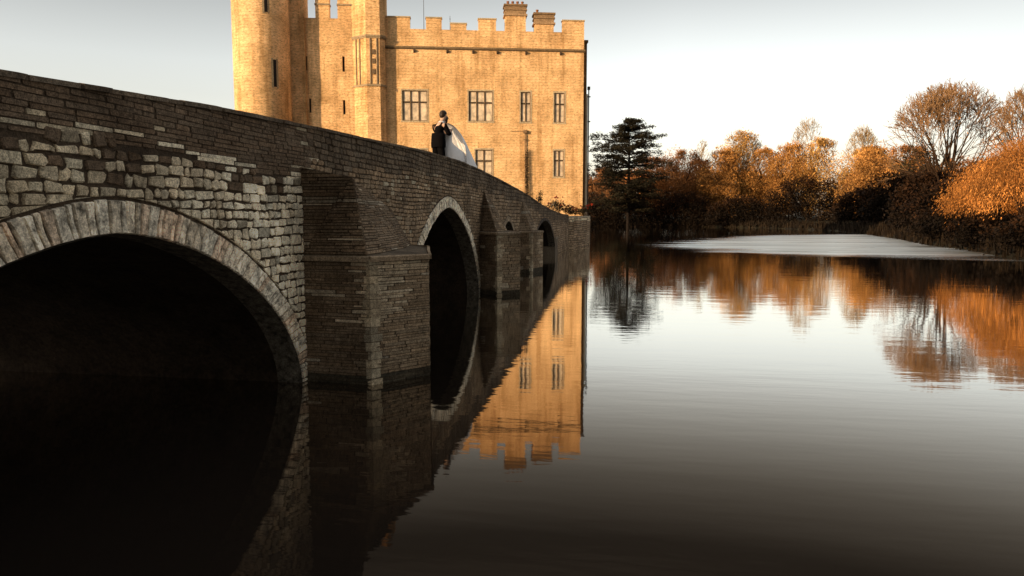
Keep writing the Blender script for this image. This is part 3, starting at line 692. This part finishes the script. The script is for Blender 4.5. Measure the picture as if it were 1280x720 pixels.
def wood_tree(X, Y, h, w, colr, label, n=16000, name='woodland_tree'):
    zb = land_z(X, Y); t = empty(name, (X, Y, zb)); tag(t, label, 'tree', 'trees of the autumn wood across the lake')
    h = h-zb
    tb = MB(); trunk_simple(tb, 0, 0, h, .18, BARK, 9, .4); tb.build('trunk', M['bark'], t)
    mb = MB(); r = w/2; nb = 34
    for k in range(nb):
        f = (k+.5)/nb; z = h*(.10+.76*f); prof = (1.0 if f < .6 else math.sqrt(max(0, 1-((f-.6)/.48)**2)))
        a = random.uniform(0,6.28); rr = r*prof*random.uniform(.2,.95)
        br = r*random.uniform(.30,.46)
        cc = tuple(q*(.35+.75*min(1, z/h*1.5)) for q in colr)  # shade low in the crown painted in, darker towards the ground
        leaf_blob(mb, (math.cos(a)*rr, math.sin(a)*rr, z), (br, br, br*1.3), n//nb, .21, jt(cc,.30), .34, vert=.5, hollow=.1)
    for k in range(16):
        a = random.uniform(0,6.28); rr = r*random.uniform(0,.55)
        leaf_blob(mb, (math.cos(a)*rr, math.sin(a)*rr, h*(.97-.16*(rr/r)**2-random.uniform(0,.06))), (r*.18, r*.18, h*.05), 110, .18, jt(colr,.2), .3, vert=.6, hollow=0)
    mb.build('crown', M['leaf'], t)
    return t
ORA = (.48,.23,.065); YEL = (.52,.29,.085); RUS = (.37,.16,.055); PAL = (.50,.36,.16); BRO = (.22,.10,.04)
woods = [(-1.6,165,13.4,7,BRO,'low brown tree just right of the castle, left of the cedar'),
 (8.9,166,15.6,12,RUS,'broad rust brown tree directly right of the dark cedar'),
 (15.6,170,17.3,11,RUS,'rust orange tree with flat top between the cedar and the pale spire tree'),
 (24.4,166,17.2,9.5,ORA,'orange tree on the left shoulder of the tallest golden tree'),
 (28.5,172,21.8,11.5,YEL,'tall rounded golden tree in the left half of the wood'),
 (33.8,170,17.7,9,ORA,'orange tree filling the dip right of the tall golden tree'),
 (38.0,165,18.4,9,ORA,'orange tree just left of the pale bare tree in the middle of the wood'),
 (44.2,165,19.0,10.5,YEL,'yellow orange tree standing in front of the pale bare tree'),
 (46.9,140,14.8,9.5,ORA,'low glowing orange tree below the pale feathery tree'),
 (51.5,158,16.5,8,YEL,'golden tree behind the low glowing orange tree'),
 (20.0,176,16.0,9,RUS,'rust tree under the small pale spire'),
 (50.8,150,14.5,8,RUS,'low rust tree in front of the pale feathery tree'),
 (56.0,150,16.0,9,RUS,'rust tree hidden partly behind the big bare tree')]
for a in woods: wood_tree(a[0], a[1], a[2], a[3]*1.15, a[4], a[5], n=16000)
def far_wood():                      # the closed mass of twigs behind the separate trees
    mb = MB()
    for k in range(150):
        x = -12+95*k/149+random.uniform(-1,1); y = random.uniform(186,200) if x < 50 else random.uniform(150,175)
        h = 11+2.0*noise.noise(Vector((x*.12,0,0)))+random.uniform(-1,1); zb = land_z(x, y)
        for z in (.2,.45,.72,.9): leaf_blob(mb, (x+random.uniform(-1.5,1.5), y, zb+h*z), (1.9,1.9,1.9), 200, .32, jt(tuple(q*(.25+.7*z) for q in RUS),.3), .35, vert=.5, hollow=0)  # lower clumps coloured darker to stand for shade inside the wood
    tag(mb.build('distant_wood', M['leaf']), 'continuous mass of rust brown twigs far behind the separate trees', 'woodland', kind='stuff')
far_wood()
# the big bare trees on the right
def big_bare(X, Y, h, w, label, stems=9, leafc=(.30,.17,.07), nl=5000, seed=3, rmin=.026, c=(.07,.04,.022), tw=(.30,.17,.08), grp=None, base=0.0):
    random.seed(seed)
    t = empty('bare_tree', (X, Y, land_z(X, Y))); tag(t, label, 'tree', grp); h -= land_z(X, Y)
    tb = MB(); tips = []
    tb.tube((0,0,-.4),(0,0,h*.22),.42,.34,9,c)
    def grow(p, d, L, r, lv):
        for s in range(3):
            d = (d+Vector((random.uniform(-.13,.13), random.uniform(-.13,.13), random.uniform(-.06,.09)))).normalized()
            q = p+d*(L/3)
            e = math.hypot(q.x, q.y)/(w*.5); ez = (q.z-h*.48)/(h*.52)
            if e*e+ez*ez > random.uniform(.80,1.06): tips.append(p.copy()); return
            tb.tube(p, q, r, r*.86, 5 if lv < 2 else 3, c if lv < 3 else tw); p = q; r *= .86
            if lv < 6 and s > 0 and random.random() < .5: kid(p, d, L, r*.6, lv+1, .35, .85)
        if lv >= 2: tips.append(p.copy())
        if lv < 6:
            kid(p, d, L*1.15, r*.9, lv+1, .05, .25); kid(p, d, L, r*.7, lv+1, .25, .6)
    def kid(p, d, L, r, lv, k0, k1):
        a = d.orthogonal().normalized(); a.rotate(Matrix.Rotation(random.uniform(0,6.28), 3, d)); k = random.uniform(k0, k1)
        grow(p, (d*math.cos(k)+a*math.sin(k)+Vector((0,0,.03))).normalized(), L*random.uniform(.62,.82), max(rmin, r), lv)
    for i in range(stems+5):
        a = 6.283*i/stems+random.uniform(-.3,.3); tilt = random.uniform(.05,1.05)*min(1, 1.15*w/h)
        grow(Vector((0,0,h*random.uniform(.12,.24))), Vector((math.sin(tilt)*math.cos(a), math.sin(tilt)*math.sin(a), math.cos(tilt))), h*.27, .15, 0)
    tb.build('trunk', M['bark'], t); pass
    mb = MB(); P = tips
    for i in range(nl):
        p = random.choice(P); k = 1.25-1.7*p.z/h
        if random.random() < k: leaf_blob(mb, p, (.6,.6,.6), 2, .13, jt(leafc,.4), .35)
    mb.build('crown', M['leaf'], t)
big_bare(37.6, 85, 16.8, 13.5, 'big bare spreading tree with dark fanning branches at the right of the wood', 11, (.42,.19,.06), nl=9000, seed=3)
big_bare(43.5, 80, 15.6, 9.0, 'bare tree rising behind the orange willow at the right edge', 8, (.45,.22,.07), 9000, 8)
PT = (.40,.28,.15)
big_bare(20.9,180,21.3,4.4,'small pale spire shaped tree poking above the rust trees',4,PT,900,31,.04,PT,PT)
big_bare(44.9,180,25.8,9.8,'pale leafless tree with a rounded fan crown above the middle of the wood',7,PT,900,32,.035,PT,PT)
big_bare(50.9,160,21.2,8.0,'pale feathery half bare tree right of the middle of the wood',7,PT,3500,33,.035,PT,PT)
big_bare(31.0,176,21.6,9.0,'thin pale bare tree just behind the tall golden tree',6,PT,900,34,.035,PT,PT)
# orange willows with hanging twigs
def willow(X, Y, h, w, label, n=60000, seed=5):
    random.seed(seed)
    t = empty('willow', (X, Y, land_z(X, Y))); tag(t, label, 'tree'); h -= land_z(X, Y)
    tb = MB(); trunk_simple(tb, 0, 0, h, .25, (.10,.05,.025), 12, .6); tb.build('trunk', M['bark'], t)
    mb = MB(); r = w/2
    for k in range(200):
        a = random.uniform(0,6.28); f = random.random()**.5; z = h*(.93-.60*f*f)*random.uniform(.80,1.06)
        c = Vector((math.cos(a)*r*f, math.sin(a)*r*f, z)); cc = jt((.42,.17,.04), .45)
        for _ in range(n//200):
            p = c+Vector((random.gauss(0,.45), random.gauss(0,.45), random.gauss(0,.35))); L = random.uniform(.05,.15)
            o = Vector((math.cos(a)*.4+random.uniform(-.4,.4), math.sin(a)*.4+random.uniform(-.4,.4), -1 if f > .5 else random.uniform(-1,1)))*L; wv = Vector((random.uniform(-1,1), random.uniform(-1,1), 0))*.022
            k2 = random.uniform(.5,1.4); mb.add([p-wv, p+wv, p+o+wv*.3, p+o-wv*.3], [(0,1,2,3)], tuple(q*k2 for q in cc))
    mb.build('crown', M['leaf'], t)
willow(28.6, 50, 7.2, 8.2, 'glowing orange willow with hanging twigs at the right edge of the water')
willow(37.5, 64, 10.6, 10.0, 'taller orange willow behind the front one at the right edge', 60000, 6)
random.seed(21)
# the dark cedar
def cedar(X, Y, h, w):
    t = empty('cedar_tree', (X, Y, land_z(X, Y))); tag(t, 'dark flat layered cedar standing alone right of the castle', 'tree'); h -= land_z(X, Y)
    tb = MB(); c = (.016,.011,.008); tb.tube((0,0,-.3),(.1,0,h*.6),.34,.24,8,c); tb.tube((.1,0,h*.6),(0,0,h*.97),.24,.05,7,c)
    mb = MB(); G = (.024,.020,.011)
    tiers = 26
    for k in range(tiers):
        f = k/(tiers-1); z = h*(.22+.75*f+random.uniform(-.012,.012))
        R0 = w/2*(1.0 if .25 < f < .62 else (.72 if f <= .25 else (1-(f-.62)/.38)**.75*.95+.08))
        nb = 9 if f < .9 else 5
        for i in range(nb):
            a = random.uniform(0,6.283); L = R0*random.uniform(.45,1.15)*(1+.18*math.sin(a*2+k*.7)); e = Vector((math.cos(a)*L, math.sin(a)*L, z+L*random.uniform(-.12,.22)))
            tb.tube((0,0,z-.4), e*.6+Vector((0,0,z*.4)), .10, .06, 4, c); tb.tube(e*.6+Vector((0,0,z*.4)), e, .06, .02, 3, c)
            for s in (.45,.7,.92,1.05):
                p = Vector((e.x*s, e.y*s, z+(e.z-z)*s+random.uniform(-.1,.25)))
                leaf_blob(mb, p, (1.05*random.uniform(.6,1.3),1.0,.50*random.uniform(.6,1.4)), 60, .17, jt(G,.4), .5, flat=.25, hollow=.1)
    tb.build('trunk', M['bark'], t); mb.build('crown', M['leaf'], t)
cedar(3.6, 150, 22.3, 16.5)
# dark evergreens and undergrowth at the water's edge
def bush(X, Y, h, w, colr, label, n=4200, name='evergreen_shrub', leaf=.16, group='dark shrubs along the far bank', nb=20, deep=3):
    zb = land_z(X, Y); t = empty(name, (X, Y, zb)); tag(t, label, 'shrub' if h < 9 else 'tree', group); h -= zb
    tb = MB(); trunk_simple(tb, 0, 0, h, .12, BARK, 5, .4); tb.build('trunk', M['bark'], t)
    mb = MB(); r = w/2
    for k in range(nb):
        x = -1+2*(k+.5)/nb; zt = h*(1-.5*abs(x)**2.5)
        for f in (.12,.35,.58,.80):
            br = max(h*.17, r*.17)*random.uniform(.85,1.15)
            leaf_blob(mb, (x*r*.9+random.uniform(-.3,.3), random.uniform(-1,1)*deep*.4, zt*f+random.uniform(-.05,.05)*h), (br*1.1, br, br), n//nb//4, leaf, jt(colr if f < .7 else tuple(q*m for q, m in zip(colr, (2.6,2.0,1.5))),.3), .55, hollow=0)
    mb.build('crown', M['leaf'], t)
DG = (.012,.0075,.0045)  # near-black shrub colour stands in for the shade under the trees
for a in [(-3,158,7.6,9,'dark shrub close against the castle corner on the far bank'),(4.4,157,7.4,13,'low dark shrubbery under the cedar'),
          (15.5,158,8.0,15,'long dark shrub below the rust trees right of the cedar'),(26.0,152,6.6,13,'low dark shrub below the tall golden tree'),
          (37.4,146,10.4,16,'domed dark thicket in the middle of the far bank'),(42.0,126,7.2,10,'dark shrub right of the domed thicket'),
          (40.5,104,8.8,11,'dark thicket at the foot of the big bare tree'),(36.5,84,7.6,9,'dark bush in front of the big bare tree')]:
    bush(a[0], a[1], a[2], a[3], DG, a[4], 9000, leaf=.2)
bush(46.8,118,13.6,8.5,(.022,.020,.011),'tall dark evergreen left of the big bare tree',5000,'evergreen_tree',.18,None,24)
bush(33.0,72,6.0,8.0,DG,'dark bush on the bank left of the orange willow',7000,leaf=.11)
bush(29.8,60,3.4,8.0,DG,'low dark bramble on the bank below the orange willow',5200,leaf=.12)
bush(27.6,50.5,2.6,6.0,DG,'low dark bramble at the water edge under the willow',5200,leaf=.10)
bush(26.6,43.0,2.4,6.0,DG,'low dark bramble nearest the right edge of the water',5200,leaf=.10)
bush(38.5,70,6.0,13,DG,'dark shrub behind the orange willow at the right edge',7000,leaf=.12)
bush(33.0,58,4.6,9,DG,'dark bramble under the crown of the orange willow',7000,leaf=.10)
# reeds and rough grass along the shore
def reeds():
    mb = MB()
    for (xa, ya), (xb, yb) in zip(SH[2:15], SH[3:16]):
        L = math.hypot(xb-xa, yb-ya)
        for i in range(int(L*34)):
            t = random.random(); off = random.uniform(-.2,3.0); nx, ny = (yb-ya)/L, -(xb-xa)/L
            x, y = xa+(xb-xa)*t-nx*off, ya+(yb-ya)*t-ny*off
            if inside(x, y, SH) and off > .3: x, y = xa+(xb-xa)*t+nx*off, ya+(yb-ya)*t+ny*off
            h = random.uniform(.25,1.0); z = land_z(x, y); s = random.uniform(.03,.07)*(1+y/90); a = random.uniform(0,3.14)
            dx, dy = math.cos(a)*s, math.sin(a)*s; l = random.uniform(-.2,.2); k = random.uniform(.5,1.5)
            mb.add([(x-dx,y-dy,z-.1),(x+dx,y+dy,z-.1),(x+l,y+l,z+h)], [(0,1,2)], (.018*k,.012*k,.007*k))
    tag(mb.build('reeds', M['leaf']), 'dark rough reeds and grass fringing the far water edge', 'reeds', kind='stuff')
reeds()
# planting on the island terrace
def small_plant(X, Y, h0, w0, colr, fl, label, n=420, name='garden_shrub'):
    h, w = h0*1.3, w0*1.25
    t = empty(name, (X, Y, 2.25)); tag(t, label, 'plant', 'plants along the castle terrace wall')
    s = MB()
    for i in range(5):
        a = random.uniform(0,6.28); s.tube((0,0,-.05),(math.cos(a)*w*.2, math.sin(a)*w*.2, h*.7),.02,.008,4,(.05,.03,.02))
    s.build('stem', M['bark'], t); mb = MB()
    for k in range(6):
        leaf_blob(mb, (random.uniform(-.3,.3)*w, random.uniform(-.3,.3)*w, h*random.uniform(.3,.8)), (w*.28,w*.28,h*.2), n//6, .055, jt(colr,.3), .5)
    if fl:
        fb = mb
        for k in range(16):
            leaf_blob(fb, (random.uniform(-.4,.4)*w, random.uniform(-.4,.4)*w, h*random.uniform(.55,1.0)), (.05,.05,.05), 6, .06, fl, .7)
    mb.build('foliage', M['leaf'], t)
DGR = (.03,.025,.015)
for a in [(-2.25,52.5,1.55,.45,DGR,None,'slim upright dark conifer at the bridge end of the terrace'),
          (-1.75,52.6,.75,.8,DGR,(.25,.03,.02),'dark shrub with red flowers beside the slim conifer'),
          (-1.25,52.8,.95,.7,(.06,.05,.03),(.55,.48,.38),'shrub with cream flowers on the terrace'),
          (-.85,53.0,1.15,.6,DGR,(.3,.05,.03),'taller dark red shrub left of middle on the terrace'),
          (-.35,53.6,.7,.8,DGR,(.28,.04,.02),'low rounded dark shrub over the quay wall'),
          (.15,55.0,.65,.8,(.05,.03,.02),(.35,.06,.03),'low shrub with red flowers near the castle corner'),
          (.55,56.6,.6,.7,DGR,None,'small plain dark shrub below the castle corner'),
          (.8,58.8,.75,1.0,DGR,(.3,.04,.02),'dark shrub at the tip of the island wall')]: small_plant(*a)
def climber():
    t = empty('climbing_plant', (0,0,0)); t.parent = None
    A = R(CA); u = Vector((math.cos(A), math.sin(A), 0)); n = Vector((math.sin(A), -math.cos(A), 0)); C0 = Vector((.412,59.864,0))
    t.location = C0+u*-4.65+n*.2+Vector((0,0,2.25)); tag(t, 'dark climbing plant trained up the drainpipe on the castle front', 'plant')
    s = MB(); s.tube((0,0,-.1),(0,0,5.3),.04,.02,5,(.04,.03,.02)); s.build('stem', M['bark'], t)
    mb = MB(); z = .2
    while z < 5.4:
        leaf_blob(mb, (random.uniform(-.06,.06), 0, z), (.17,.10,.22), 38, .05, jt((.10,.065,.035),.5), .6); z += .18
    mb.build('foliage', M['leaf'], t)
climber()
# ------------------------------------------------------------------ people
def skin_mesh(name, pts, edges, radii, mat, parent, root=0, levels=2):
    bm = bmesh.new(); sk = bm.verts.layers.skin.verify()
    vs = [bm.verts.new(p) for p in pts]
    for v, r in zip(vs, radii):
        rr = r if isinstance(r, tuple) else (r, r); v[sk].radius = rr
    vs[root][sk].use_root = True
    for a, b in edges: bm.edges.new((vs[a], vs[b]))
    me = bpy.data.meshes.new(name+'_cage'); bm.to_mesh(me); bm.free()
    tmp = bpy.data.objects.new(name+'_cage', me); col.objects.link(tmp)
    m = tmp.modifiers.new('s', 'SKIN'); m.branch_smoothing = .6; m.use_smooth_shade = True
    m2 = tmp.modifiers.new('u', 'SUBSURF'); m2.levels = levels; m2.render_levels = levels
    dg = bpy.context.evaluated_depsgraph_get(); me2 = bpy.data.meshes.new_from_object(tmp.evaluated_get(dg)); me2.name = name
    bpy.data.objects.remove(tmp)
    me2.materials.clear(); me2.materials.append(mat)
    me2.polygons.foreach_set('use_smooth', [True]*len(me2.polygons))
    o = bpy.data.objects.new(name, me2); col.objects.link(o); o.parent = parent; return o
def figure(bend, armpts, H=1.0, s=1.0):
    """returns points, edges, radii for a standing figure facing +x"""
    P = [(0,0,.96),(.0,0,1.12),(.02+bend*.3,0,1.30),(.03+bend*.6,0,1.44),(.05+bend*.9,0,1.53),(.075+bend*1.2,0,1.60),(.085+bend*1.5,0,1.68),(.08+bend*1.6,0,1.76)]
    E = [(i,i+1) for i in range(7)]; Rr = [(.15,.12),(.13,.11),(.15,.12),(.13,.10),(.055,.055),(.078,.07),(.10,.082),(.075,.065)]
    for sgn in (-1, 1):
        k = len(P); P += [(.0,.10*sgn,.90),(.03,.11*sgn,.50),(-.01,.11*sgn,.10),(.13,.12*sgn,.045)]
        E += [(0,k),(k,k+1),(k+1,k+2),(k+2,k+3)]; Rr += [.10,.065,.045,.038]
        k = len(P); sh = (.02+bend*.6, .18*sgn, 1.42); el, wr = armpts
        P += [sh, (el[0], el[1]*sgn, el[2]), (wr[0], wr[1]*sgn, wr[2])]
        E += [(3,k),(k,k+1),(k+1,k+2)]; Rr += [.065,.045,.032]
        w = Vector(P[k+2]); d = (w-Vector(P[k+1])).normalized(); side = Vector((0,0,1)).cross(d).normalized()
        pl_ = w+d*.06; P.append(tuple(pl_)); E.append((k+2,k+3)); Rr.append((.036,.022)); pk = k+3
        for j, (sp, L) in enumerate(((-.030,.060),(-.010,.072),(.010,.068),(.030,.052),(-.055*sgn,.035))):
            b_ = pl_+side*sp+d*.02; e_ = b_+d*L*.6+Vector((0,0,-.012)); f_ = e_+d*L*.4+Vector((0,0,-.02)); q = len(P)
            P += [tuple(b_), tuple(e_), tuple(f_)]; E += [(pk,q),(q,q+1),(q+1,q+2)]; Rr += [.009,.008,.007]
    return P, E, Rr
def ellips(mb, c, r, n=14, m=9, cut=-1.0, jit=0.0):
    vs = []; fs = []
    for i in range(m+1):
        ph = math.pi*i/m
        for j in range(n):
            th = 2*math.pi*j/n; k = 1+random.uniform(-jit, jit)
            z = max(cut, math.cos(ph)); vs.append((c[0]+r[0]*math.sin(ph)*math.cos(th)*k, c[1]+r[1]*math.sin(ph)*math.sin(th)*k, c[2]+r[2]*z*k))
    for i in range(m):
        for j in range(n): fs.append((i*n+j, (i+1)*n+j, (i+1)*n+(j+1) % n, i*n+(j+1) % n))
    mb.add(vs, fs)
def face(t, hx, hz):
    for s in (-1, 1):
        e = MB(); ellips(e, (hx+.092, .032*s, hz+.01), (.010,.014,.008), 8, 5); e.build('eye', M['dark_hair'], t)
    n = MB(); n.add([(hx+.085,-.014,hz-.035),(hx+.085,.014,hz-.035),(hx+.118,0,hz-.030),(hx+.09,0,hz+.015)], [(0,2,1),(0,3,2),(1,2,3)])
    n.build('nose', M['skin'], t)
    for s in (-1, 1):
        e = MB(); ellips(e, (hx-.005, .082*s, hz-.01), (.018,.010,.032), 8, 5); e.build('ear', M['skin'], t)
def deck(y): return top(y)-.30
# groom
g = empty('person', (-1.0, 20.1, deck(20.1)), R(60)); g.scale = (1.04,)*3
tag(g, 'dark haired groom in a black suit leaning to kiss the bride on the bridge', 'person')
P, E, Rr = figure(.09, ((.20,.215,1.18),(.38,.10,1.22)))
skin_mesh('body', P, E, Rr, M['skin'], g)
sP = P[:5]; sP[4] = (.11,0,1.485); sE = [(i,i+1) for i in range(4)]; sR = [(.19,.145),(.165,.13),(.185,.135),(.165,.12),(.07,.07)]
for sgn in (-1, 1):
    k = len(sP); sP += [(0,.10*sgn,.90),(.03,.11*sgn,.50),(-.01,.11*sgn,.10)]; sE += [(0,k),(k,k+1),(k+1,k+2)]; sR += [.125,.095,.08]
    k = len(sP); sP += [(.065,.185*sgn,1.42),(.19,.215*sgn,1.18),(.355,.112*sgn,1.215)]; sE += [(3,k),(k,k+1),(k+1,k+2)]; sR += [.088,.066,.05]
skin_mesh('suit', sP, sE, sR, M['suit'], g)
jk = MB(); jk.lathe([(.20,.82),(.205,.95),(.19,1.1),(.18,1.2)], 0, 0, 20)
o = jk.build('jacket_skirt', M['suit'], g, True); o.scale = (.85,1.1,1)
co = MB(); co.lathe([(.078,1.47),(.082,1.53),(.07,1.535)], .13, 0, 14); co.build('shirt_collar', M['dress'], g, True)
hr = MB(); ellips(hr, (.195,0,1.755), (.108,.092,.085), cut=-.35, jit=.03); ellips(hr, (.165,0,1.71), (.085,.088,.10), jit=.03); hr.build('hair', M['dark_hair'], g, True)
face(g, .225, 1.68)
for s in (-1, 1):
    sh = MB(); ellips(sh, (.07, .115*s, .04), (.14,.05,.045)); sh.build('shoe', M['suit'], g, True)
# bride
b = empty('person', (-.82, 20.46, deck(20.46)), R(240)); b.scale = (.95,)*3
tag(b, 'dark haired bride in a wide white gown leaning against the groom', 'person')
P, E, Rr = figure(.07, ((.20,.20,1.30),(.36,.12,1.43)))
Rr = [tuple(q*.84 for q in r) if isinstance(r, tuple) else r*.82 for r in Rr]; Rr[5] = (.068,.06); Rr[6] = (.092,.075)
skin_mesh('body', P, E, Rr, M['skin'], b)
dr = MB(); vs = []; fs = []; n = 72
lev = [(1.42,.115,.155,0,0),(1.34,.135,.165,.02,0),(1.2,.115,.14,0,0),(1.10,.115,.135,0,0),(1.0,.19,.20,-.03,0),(.8,.42,.32,-.20,.010),(.55,.52,.36,-.28,.02),(.42,.54,.36,-.28,.028),(.28,.44,.30,-.14,.03),(.01,.46,.31,-.14,.034)]
for z, rx, ry, ox, am in lev:
    for j in range(n):
        t = 6.2832*j/n; k = 1+am*math.sin(t*13+z*2)+am*.7*math.sin(t*23+1)
        vs.append((ox+rx*math.cos(t)*k, ry*math.sin(t)*k, z))
for i in range(len(lev)-1):
    for j in range(n): fs.append((i*n+j, (i+1)*n+j, (i+1)*n+(j+1) % n, i*n+(j+1) % n))
dr.add(vs, fs); dr.build('gown', M['dress'], b, True)
vl = MB(); vs = []; fs = []; NU, NV = 26, 16
for i in range(NV+1):
    f = i/NV; z = 1.66*(1-f)+.33*f; back = -.03-1.25*f**.66; wd = .12+.30*f**.5
    for j in range(NU+1):
        t = (j/NU-.5)*2; rip = .035*math.sin(j*1.9+2*f)*(f+.2)
        vs.append((.03+back+(.16+.9*f**1.5)*abs(t)**2.2*.8+rip, wd*t, z+.02*math.sin(j*2.3)*f))
for i in range(NV):
    for j in range(NU): q = i*(NU+1)+j; fs.append((q, q+1, q+NU+2, q+NU+1))
vl.add(vs, fs); vl.build('veil', M['dress'], b, True)
hr = MB(); ellips(hr, (.165,0,1.765), (.10,.088,.08), cut=-.3, jit=.02); ellips(hr, (.10,0,1.72), (.07,.08,.10), jit=.02); ellips(hr, (.06,0,1.80), (.07,.07,.065), jit=.04)
hr.build('hair', M['dark_hair'], b, True)
face(b, .18, 1.68)
# ------------------------------------------------------------------ camera, light, sky
cam = bpy.data.cameras.new('camera'); co_ = bpy.data.objects.new('camera', cam); col.objects.link(co_)
cam.sensor_width = 36; cam.lens = 900/1280*36; cam.clip_end = 6000; cam.clip_start = .05
co_.location = (4.45, 0, 2.29); co_.rotation_euler = (R(90-5.7106), 0, R(9.4162)); sc.camera = co_
EL, AZ = 9.5, 42.0                       # sun low, behind the camera to the left
sd = Vector((-math.sin(R(AZ))*math.cos(R(EL)), -math.cos(R(AZ))*math.cos(R(EL)), math.sin(R(EL))))
sun = bpy.data.lights.new('sun', 'SUN'); so_ = bpy.data.objects.new('sun', sun); col.objects.link(so_)
sun.energy = 5.0; sun.angle = R(.5); sun.color = (1.0,.69,.38); so_.rotation_euler = sd.to_track_quat('Z', 'Y').to_euler()
wd_ = bpy.data.worlds.new('World'); sc.world = wd_; wd_.use_nodes = True; nt = wd_.node_tree; nt.nodes.clear()
out = nt.nodes.new('ShaderNodeOutputWorld'); bg = nt.nodes.new('ShaderNodeBackground'); nt.links.new(bg.outputs[0], out.inputs[0])
sky = nd(nt, 'ShaderNodeTexSky', sky_type='NISHITA', sun_disc=False, sun_elevation=R(EL), sun_rotation=R(180+AZ), dust_density=2.5, air_density=1.0, ozone_density=1.0)
hs = nd(nt, 'ShaderNodeHueSaturation', _Saturation=.28, _Value=1.0); nt.links.new(sky.outputs[0], hs.inputs['Color'])
tc = nd(nt, 'ShaderNodeTexCoord'); sx = nd(nt, 'ShaderNodeSeparateXYZ'); nt.links.new(tc.outputs['Generated'], sx.inputs[0])
grad = ramp(nt, sx.outputs[2], [(0.0,(2.4,2.15,1.88)),(.10,(2.6,2.44,2.22)),(.19,(2.35,2.28,2.16)),(.29,(1.47,1.42,1.33)),(.43,(.85,.76,.66)),(.62,(4.3,4.0,3.6))])
mr = nd(nt, 'ShaderNodeMapRange'); mr.inputs['From Min'].default_value = -1; nt.links.new(sx.outputs[1], mr.inputs[0])
back = ramp(nt, mr.outputs[0], [(0.0,.26),(.42,.75),(.62,1.0)])   # the sky behind the viewer is dimmed to deepen the castle's shade
side = ramp(nt, sx.outputs[0], [(.05,1.0),(.60,.70)])               # and slightly greyer away to the right
skc = mixc(nt, 'MULTIPLY', 1.0, mixc(nt, 'MULTIPLY', 1.0, mixc(nt, 'MULTIPLY', 1.0, hs.outputs[0], grad), back), side)
nt.links.new(skc, bg.inputs[0]); bg.inputs[1].default_value = .15
sc.view_settings.view_transform = 'Standard'; sc.view_settings.look = 'None'; sc.view_settings.exposure = 0
